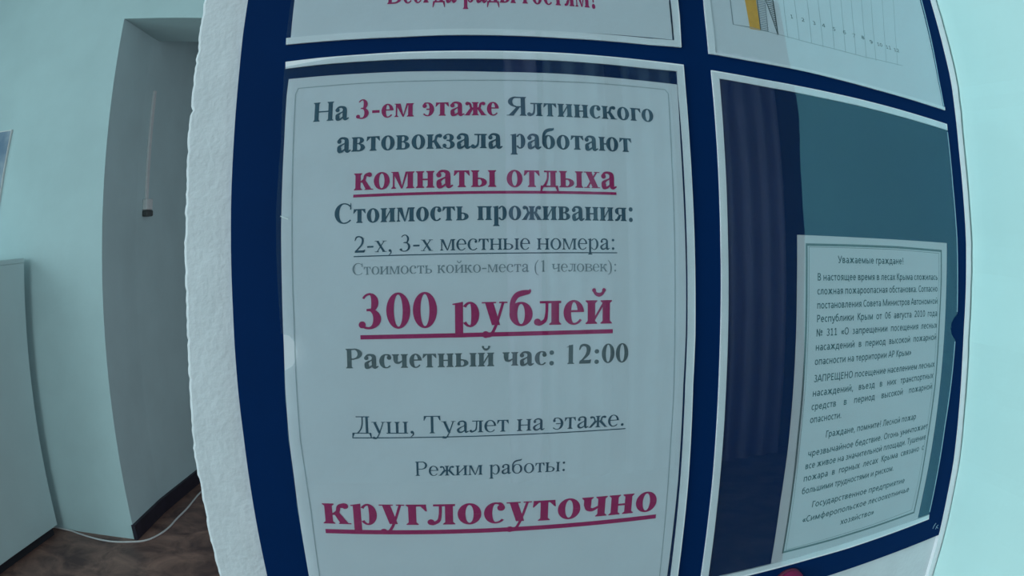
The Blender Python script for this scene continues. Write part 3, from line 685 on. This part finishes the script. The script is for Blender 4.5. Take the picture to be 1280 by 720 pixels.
# sans lettering, drawn stroke by stroke: one mesh per line, words spread to both margins
def sglyph(ch):
    s = 102; X = 466; C = 640; h = s/2; P = []
    pen = Pen(False); pen.P = P
    def V(x, y0, y1): P.append([(x-h, y0), (x+h, y0), (x+h, y1), (x-h, y1)])
    def Hh(x0, x1, y): P.append([(x0, y-h*.9), (x1, y-h*.9), (x1, y+h*.9), (x0, y+h*.9)])
    def Lq(*pts):
        for (x0, y0), (x1, y1) in zip(pts, pts[1:]):
            d = Vector((x1-x0, y1-y0)).normalized()*h; P.append([(x0+d.y, y0-d.x), (x1+d.y, y1-d.x), (x1-d.y, y1+d.x), (x0-d.y, y0+d.x)])
    def O(cx, cy, rx, ry, a0=0, a1=360): pen.ring(cx, cy, rx, ry, wl=s, wr=s, a0=a0, a1=a1, t=s*.9, n=20)
    def DT(x, y): P.append([(x-48, y-48), (x+48, y-48), (x+48, y+48), (x-48, y+48)])
    if ch in 'оО': 
        if ch == 'о': O(264, X/2, 228, X/2+10); w = 527
        else: O(331, C/2, 292, C/2+10); w = 662
    elif ch == 'а': V(385, 0, X*.68); O(232, X*.64, 194, X*.36+10, 0, 140); O(215, X*.29, 180, X*.29+10); w = 479
    elif ch == 'б': O(268, X*.48, 228, X*.48+10); pen.path([(80, X*.5), (95, X*.95), (200, X+110), (400, X+175)], [s, s, s, s*.8]); w = 535
    elif ch == 'в': V(110, 0, X); Hh(110, 270, X-h); Hh(110, 290, h); Hh(110, 290, X*.53); O(255, X*.75, 165, X*.25, -90, 90); O(265, X*.27, 185, X*.27, -90, 90); w = 490
    elif ch == 'В': V(125, 0, C); Hh(125, 290, C-h); Hh(125, 310, h); Hh(125, 310, C*.52); O(280, C*.75, 190, C*.25+5, -90, 90); O(290, C*.26, 215, C*.26+5, -90, 90); w = 544
    elif ch == 'г': V(110, 0, X); Hh(110, 345, X-h); w = 350
    elif ch == 'Г': V(125, 0, C); Hh(125, 420, C-h); w = 430
    elif ch == 'д': V(400, h, X); Hh(150, 400, X-h); Hh(25, 500, h); V(60, -130, h); V(475, -130, h); Lq((175, X-h), (165, X*.5), (110, h)); w = 540
    elif ch == 'е': O(252, X/2, 210, X/2+10, 0, 318); Hh(70, 455, X*.52); w = 498
    elif ch == 'Е': V(125, 0, C); [Hh(125, q, y) for q, y in ((430, C-h), (405, C*.52), (435, h))]; w = 488
    elif ch == 'ж': V(355, 0, X); [Lq((355, X*.5), (355+a*250, X)) or Lq((355+a*30, X*.55), (355+a*285, 0)) for a in (-1, 1)]; w = 710
    elif ch == 'з': O(190, X*.75, 165, X*.25+8, -90, 140); O(190, X*.27, 185, X*.27+8, -150, 90); w = 420
    elif ch == 'З': O(215, C*.75, 190, C*.25+8, -90, 140); O(215, C*.26, 215, C*.26+8, -150, 90); w = 470
    elif ch in 'ий':
        V(110, 0, X); V(440, 0, X); Lq((110, 60), (440, X-60)); w = 550
        if ch == 'й': O(275, X+175, 110, 95, 190, 350)
    elif ch == 'к': V(110, 0, X); Lq((120, X*.5), (400, X)); Lq((170, X*.58), (420, 0)); w = 455
    elif ch == 'К': V(125, 0, C); Lq((140, C*.5), (460, C)); Lq((200, C*.6), (490, 0)); w = 520
    elif ch == 'л': V(400, 0, X); Hh(140, 400, X-h); pen.path([(160, X-h), (155, X*.45), (120, 80), (20, h)], [s]*4); w = 510
    elif ch == 'Л': V(480, 0, C); Hh(160, 480, C-h); pen.path([(185, C-h), (180, C*.45), (140, 90), (25, h)], [s]*4); w = 600
    elif ch in 'мМ':
        y = X if ch == 'м' else C; r = 545 if ch == 'м' else 730
        V(110, 0, y); V(r, 0, y); Lq((115, y-20), ((110+r)/2, 30)); Lq((r-5, y-20), ((110+r)/2, 30)); w = r+110
    elif ch == 'н': V(110, 0, X); V(430, 0, X); Hh(110, 430, X*.5); w = 540
    elif ch == 'Н': V(125, 0, C); V(500, 0, C); Hh(125, 500, C*.5); w = 625
    elif ch == 'п': V(110, 0, X); V(430, 0, X); Hh(110, 430, X-h); w = 540
    elif ch == 'П': V(125, 0, C); V(500, 0, C); Hh(125, 500, C-h); w = 625
    elif ch == 'р': V(110, -180, X); O(285, X/2, 205, X/2+10, -150, 150); w = 525
    elif ch == 'Р': V(125, 0, C); Hh(125, 290, C-h); Hh(125, 290, C*.42); O(275, C*.70, 205, C*.30+5, -90, 90); w = 517
    elif ch == 'с': O(245, X/2, 205, X/2+10, 48, 312); w = 423
    elif ch == 'С': O(325, C/2, 285, C/2+10, 48, 312); w = 533
    elif ch == 'т': V(200, 0, X); Hh(20, 380, X-h); w = 400
    elif ch == 'Т': V(245, 0, C); Hh(10, 480, C-h); w = 490
    elif ch == 'у': Lq((40, X), (240, 30)); Lq((430, X), (200, -130)); Lq((205, -125), (60, -145)); w = 460
    elif ch == 'У': Lq((40, C), (290, C*.25)); Lq((510, C), (235, 40)); Lq((245, 45), (70, h)); w = 540
    elif ch == 'ф': V(345, -180, C+20); O(345, X/2, 300, X/2+10); w = 690
    elif ch == 'х': Lq((45, X), (410, 0)); Lq((410, X), (45, 0)); w = 455
    elif ch == 'ч': V(400, 0, X); pen.path([(95, X), (100, X*.5), (220, X*.36), (400, X*.45)], [s]*4); w = 510
    elif ch in 'шщ':
        for x in (110, 360, 610): V(x, 0, X)
        Hh(110, 610, h); w = 720
        if ch == 'щ': Hh(610, 720, h); V(695, -120, h); w = 755
    elif ch == 'Щ': 
        for x in (125, 420, 715): V(x, 0, C)
        Hh(125, 830, h); V(800, -140, h); w = 860
    elif ch in 'ьъы':
        x = 170 if ch == 'ъ' else 110; V(x, 0, X); Hh(x, x+160, h); Hh(x, x+160, X*.56); O(x+150, X*.29, 175, X*.29, -90, 90); w = x+370
        if ch == 'ъ': Hh(15, x, X-h)
        if ch == 'ы': V(565, 0, X); w = 675
    elif ch == 'э': O(180, X/2, 215, X/2+10, -135, 135); Hh(140, 380, X*.5); w = 430
    elif ch == 'ю': V(110, 0, X); Hh(110, 300, X*.5); O(480, X/2, 215, X/2+10); w = 735
    elif ch == 'я': V(370, 0, X); Hh(200, 370, X-h); Hh(200, 370, X*.42); O(215, X*.71, 165, X*.30, 90, 270); Lq((260, X*.42), (80, 0)); w = 480
    elif ch == 'А': Lq((30, 0), (290, C)); Lq((290, C), (550, 0)); Hh(110, 470, C*.32); w = 579
    elif ch == '0': O(253, C/2, 215, C/2+8); w = 507
    elif ch == '1': V(270, 0, C); Lq((270, C-20), (110, C-120)); Hh(110, 430, h); w = 507
    elif ch == '2': pen.path([(80, C-110), (170, C-h), (330, C-60), (395, C-190), (300, C*.42), (80, h)], [s]*6); Hh(60, 450, h); w = 507
    elif ch == '3': return sglyph('З')
    elif ch == '4': V(345, 0, C); Lq((345, C-20), (50, 180)); Hh(40, 460, 165); w = 507
    elif ch == '5': Hh(100, 420, C-h); V(115, C*.55, C); O(215, C*.32, 215, C*.32+8, -140, 115); w = 507
    elif ch == '6': O(260, C*.31, 200, C*.31+8); pen.path([(100, C*.35), (120, C*.7), (240, C-70), (410, C-h)], [s]*4); w = 507
    elif ch == '7': Hh(50, 455, C-h); Lq((435, C-h), (170, 0)); w = 507
    elif ch == '8': O(253, C*.74, 175, C*.26+5); O(253, C*.27, 205, C*.27+5); w = 507
    elif ch == '9': O(250, C*.69, 200, C*.31+8); pen.path([(405, C*.65), (390, C*.3), (270, 70), (100, h)], [s]*4); w = 507
    elif ch == '№': V(110, 0, C); V(460, 0, C); Lq((115, C-30), (455, 30)); O(680, X*.85, 130, 150); Hh(570, 790, 120); w = 850
    elif ch == '«': Lq((230, X*.85), (70, X*.5), (230, X*.15)); Lq((400, X*.85), (240, X*.5), (400, X*.15)); w = 440
    elif ch == '»': Lq((50, X*.85), (210, X*.5), (50, X*.15)); Lq((220, X*.85), (380, X*.5), (220, X*.15)); w = 440
    elif ch == '!': V(165, 180, C); DT(165, 48); w = 326
    elif ch == '.': DT(125, 48); w = 252
    elif ch == ',': DT(125, 48); Lq((140, 40), (70, -110)); w = 250
    else: raise KeyError(ch)
    return P, w
SC = {}
def SG(ch):
    if ch not in SC: SC[ch] = sglyph(ch)
    return SC[ch]
def sans_line(txt, l_px, r_px, size, parent, yt, mat, name='printed_line', squeeze=0.93, justify=True):
    a = Vector(B(*l_px, yt)); b = Vector(B(*r_px, yt)); d = b-a; Lw = d.length; d.normalize(); nr_ = Vector((-d.y, d.x))
    words = txt.split(' '); wd = [sum(SG(c)[1] for c in w)/1000 for w in words]
    tot = sum(wd); gaps = len(words)-1
    sx = size*squeeze
    if not justify and gaps: sx = Lw/(tot+gaps*0.24)
    gap = (Lw - tot*sx)/gaps if gaps else 0
    if gaps and gap < sx*0.22: sx = Lw/(tot+gaps*0.22); gap = sx*0.22
    if not gaps: sx = Lw/tot
    x = 0; V = []; F = []
    for w, ww in zip(words, wd):
        for c in w:
            P, adv = SG(c)
            for k, poly in enumerate(P):
                s0 = len(V); yy = yt - 0.000004*(k+1)
                ar = sum(poly[i][0]*poly[(i+1) % len(poly)][1]-poly[(i+1) % len(poly)][0]*poly[i][1] for i in range(len(poly)))
                if abs(ar) < 1: continue
                if ar < 0: poly = poly[::-1]
                for gx, gy in poly:
                    q = a + d*(x+gx/1000*sx) + nr_*(gy/1000*size); V.append((q.x, yy, q.y))
                F.append(tuple(range(s0, len(V))))
            x += adv/1000*sx
        x += gap
    return mesh_obj(name, V, F, mat, parent)
nums = [(990, 22.5), (1004, 26.5), (1018, 30.5), (1030, 33.5), (1043, 38), (1056, 42), (1068, 46), (1079, 48.5), (1089.5, 54), (1100, 57), (1111, 60.5), (1121, 64)]
for i, (x, y) in enumerate(nums):
    w = 4.2 if i < 9 else 7
    sans_line(str(i+1), (x-w/2, y), (x+w/2, y+w*.25), 0.0060, sched, YT, M_grey, 'printed_number')

# ------------------------------------------------------------------ small notice, right pocket
notice = empty('notice_sheet', (0.45, YP, 1.155), 'small white notice with dense black text and double border, low in the right pocket', 'notice')
NL = [(996.3, 293.5), (996.4, 320), (996, 360), (995, 420), (992, 480), (985, 560), (975, 630), (963.6, 704.5)]
NB = [(1012.5, 692), (1060, 677.8), (1105, 663), (1147, 648)]
NR = [(1153, 620), (1161, 580), (1169, 530), (1175, 480), (1180, 420), (1182.3, 370), (1183.3, 303.8)]
sheet(notice, BL(NL + NB + NR + [(1120, 299.5), (1060, 296.3)], YS), YS, M_paper2)
def dbl(w, off):
    return printed_rect([(1008.3+off, 305.7+off), (1008.3+off, 350), (1007.2+off, 420), (1004+off, 480), (998+off, 545), (991+off, 610), (978.6+off*1.2, 690.5-off),
                         (1040, 674.5-off), (1090, 659-off), (1142.5-off, 640.5-off), (1151-off, 600), (1160-off, 545), (1169-off, 480), (1174.2-off, 400), (1176.5-off, 350), (1176.5-off, 313.7+off), (1120, 309+off), (1060, 306.8+off)], w, YT, M_grey, notice)
dbl(0.0021, 0); dbl(0.0004, 3.0)
TS = 0.0098
def nl(t, l, r, **k): sans_line(t, l, r, TS, notice, YT, M_black, **k)
nl('Уважаемые граждане!', (1047.5, 328.8), (1130, 330.5), justify=False)
nl('В настоящее время в лесах Крыма сложилась', (1021.5, 350.8), (1172.3, 350.0))
nl('сложная пожароопасная обстановка. Согласно', (1021.3, 368.3), (1172, 364.5))
nl('постановления Совета Министров Автономной', (1021, 386), (1172, 379.8))
nl('Республики Крым от 06 августа 2010 года', (1020.5, 403), (1171.5, 395))
nl('№ 311 «О запрещении посещения лесных', (1020, 420.8), (1171.3, 409.8))
nl('насаждений в период высокой пожарной', (1019, 438.5), (1170.5, 424.6))
nl('опасности на территории АР Крым»', (1018, 456.4), (1139, 444), justify=False)
nl('ЗАПРЕЩЕНО посещение населением лесных', (1017, 478), (1168, 458.5))
nl('насаждений, въезд в них транспортных', (1015.2, 496), (1166.3, 472.5))
nl('средств в период высокой пожарной', (1013.8, 513), (1165, 486))
nl('опасности.', (1012, 529.2), (1052, 522.5))
nl('Граждане, помните! Лесной пожар', (1031.5, 547), (1144.8, 524), justify=False)
nl('чрезвычайное бедствие. Огонь уничтожает', (1009.5, 571.3), (1159.5, 535.5))
nl('все живое на значительной площади. Тушение', (1006, 587), (1157, 549))
nl('пожара в горных лесах Крыма связано с', (1003.8, 602.5), (1154.5, 562))
nl('большими трудностями и риском.', (1001.7, 618.3), (1117, 588), justify=False)
nl('Государственное предприятие', (1014, 634.5), (1130.5, 603.5), justify=False)
nl('«Симферопольское лесоохотничье', (1002.3, 653.8), (1136, 614.5), justify=False)
nl('хозяйство»', (1050, 656), (1092, 643))

# ------------------------------------------------------------------ crimson knob at the lower edge
kx, kz = B(990, 736, -0.02)
knob = empty('round_knob', (kx, YP, kz), 'round crimson knob at the lower edge of the blue board', 'knob')
def lathe(name, prof, c, mat, parent, seg=32):
    bm = bmesh.new(); R = []
    for r, y in prof:
        R.append([bm.verts.new((c[0]+r*math.cos(2*math.pi*k/seg), y, c[1]+r*math.sin(2*math.pi*k/seg))) for k in range(seg)] if r > 0 else [bm.verts.new((c[0], y, c[1]))])
    for a, b in zip(R, R[1:]):
        for k in range(seg):
            if len(b) == 1: bm.faces.new((a[k], a[(k+1) % seg], b[0]))
            else: bm.faces.new((a[k], a[(k+1) % seg], b[(k+1) % seg], b[k]))
    bm.faces.new(R[0])
    return bm_obj(name, bm, mat, parent, smooth=True)
rk = 0.0165
lathe('knob_cap', [(rk*1.02, YP-0.0045), (rk*1.02, -0.014), (rk*.86, -0.0185), (rk*.62, -0.0215), (rk*.3, -0.0228), (0, -0.0232)], (kx, kz), M_knob, knob)
lathe('knob_rim', [(rk, YP), (rk*1.06, -0.007), (rk*1.04, -0.0105), (rk*.95, -0.0115), (0, -0.0115)], (kx, kz), M_rim, knob)

# ------------------------------------------------------------------ white cabinet at the back left
ca = math.radians(9.9)
cab = empty('tall_cabinet', (-1.925, 2.76, 0), 'plain pale cabinet standing against the back wall, left edge of the view', 'cabinet')
def cbox(name, u0, u1, w0, w1, z0, z1, mat, bev=0.004):
    """u along the visible side (towards the camera), w to the left"""
    bm = bmesh.new(); add_box(bm, -w1, -w0, -u1, -u0, z0, z1, bev)
    for v_ in bm.verts:
        x, y = v_.co.x, v_.co.y
        v_.co.x = -1.925 + x*math.cos(ca) - y*-math.sin(ca)*-1*-1 if False else -1.925 + x*math.cos(ca) + y*math.sin(ca)
        v_.co.y = 2.76 - x*math.sin(ca) + y*math.cos(ca)
    return bm_obj(name, bm, mat, cab)
cbox('cabinet_body', 0, 1.15, 0, 0.40, 0.055, 1.46, M_cab)
cbox('top_panel', -0.001, 1.151, -0.001, 0.401, 1.46, 1.485, M_cab, 0.003)
cbox('plinth', 0.03, 1.12, 0.03, 0.37, 0.0, 0.055, M_dark, 0)
cbox('cabinet_door', 1.152, 1.17, 0.003, 0.199, 0.06, 1.455, M_cab, 0.002)
cbox('cabinet_door', 1.152, 1.17, 0.201, 0.397, 0.06, 1.455, M_cab, 0.002)

# ------------------------------------------------------------------ picture on the back wall
pic = empty('wall_picture', (-2.4, YB, 1.40), 'blue printed picture on the back wall above the cabinet, only its edge in view', 'picture')
def at_y(px, py, y): 
    d = ray(px, py); t = (y+DIST)/d.y; return (d.x*t, H0+d.z*t)
tr = at_y(14.5, 162, YB-.02); br = at_y(-7, 300, YB-.02)
slab('picture_frame', [(-2.75, tr[1]+0.05), tr, br, (-2.80, br[1]+0.05)], YB-0.02, YB, M_frame, pic)
slab('picture_print', [(-2.74, tr[1]+0.044), (tr[0]-0.006, tr[1]-0.006), (br[0]-0.006, br[1]+0.006), (-2.79, br[1]+0.056)], YB-0.0225, YB-0.02, M_pic, pic)

# ------------------------------------------------------------------ cable duct with switch on the recess side
def side_pt(px, py, off=0.0):
    """point of the splayed recess side seen at a photo pixel"""
    d = ray(px, py); best = None
    for (x0, y0), (x1, y1) in zip([(cx0, YB), (-1.355, 3.30), (-1.18, 4.30)], [(-1.355, 3.30), (-1.18, 4.30), (-1.05, 6.1)]):
        ex, ey = x1-x0, y1-y0; den = d.x*ey-d.y*ex
        t = ((x0-CAM.x)*ey-(y0-CAM.y)*ex)/den; s = ((CAM.x+d.x*t-x0)/ex)
        if -0.001 <= s <= 1.001: return CAM+d*t, Vector((ey, -ex, 0)).normalized()
    return None
sw, nrm = side_pt(181.5, 260)
tan = Vector((-nrm.y, nrm.x, 0))
swt = empty('light_switch', tuple(sw), 'small wall switch with a thin cable duct above it, on the shaded recess side', 'switch')
def obx(name, c, hw, dep, z0, z1, mat, off=0.0, sub=None):
    bm = bmesh.new(); add_box(bm, -hw, hw, off, off+dep, z0, z1, min(hw, dep)*.2)
    for v_ in bm.verts: q = Vector(c)+tan*v_.co.x+nrm*v_.co.y; v_.co = Vector((q.x, q.y, v_.co.z))
    return bm_obj(name, bm, mat, sub or swt)
ztop = side_pt(187, 112)[0].z; zs0 = side_pt(181, 271)[0].z; zs1 = side_pt(181, 249)[0].z; zm = side_pt(181, 263)[0].z
obx('cable_duct', sw, 0.018, 0.014, zs1, ztop, M_plastic)
obx('switch_box', sw, 0.042, 0.035, zm, zs1, M_plastic)
tag(obx('switch_socket', sw, 0.042, 0.04, zs0, zm-0.001, M_socket), 'dark lower end of the switch')

# ------------------------------------------------------------------ cable on the floor
def fl(px, py):
    d = ray(px, py); t = -H0/d.z*0.998; return (CAM.x+d.x*t, CAM.y+d.y*t, 0.0055)
pts = [(-2.35, 2.835, 0.0055), (-2.1, 2.832, 0.0055)] + [fl(85, 663), fl(100, 668), fl(120, 674), fl(140, 677.5), (fl(160, 678)), fl(180, 676.5), fl(195, 671), fl(210, 661), fl(222, 648), fl(234, 636), fl(247, 620), fl(256, 611), fl(268, 600)]
tag(tube('floor_cable', catmull(pts, 5), 0.0055, M_cable), 'thin white cable lying loose on the brown floor along the wall corner', 'cable')
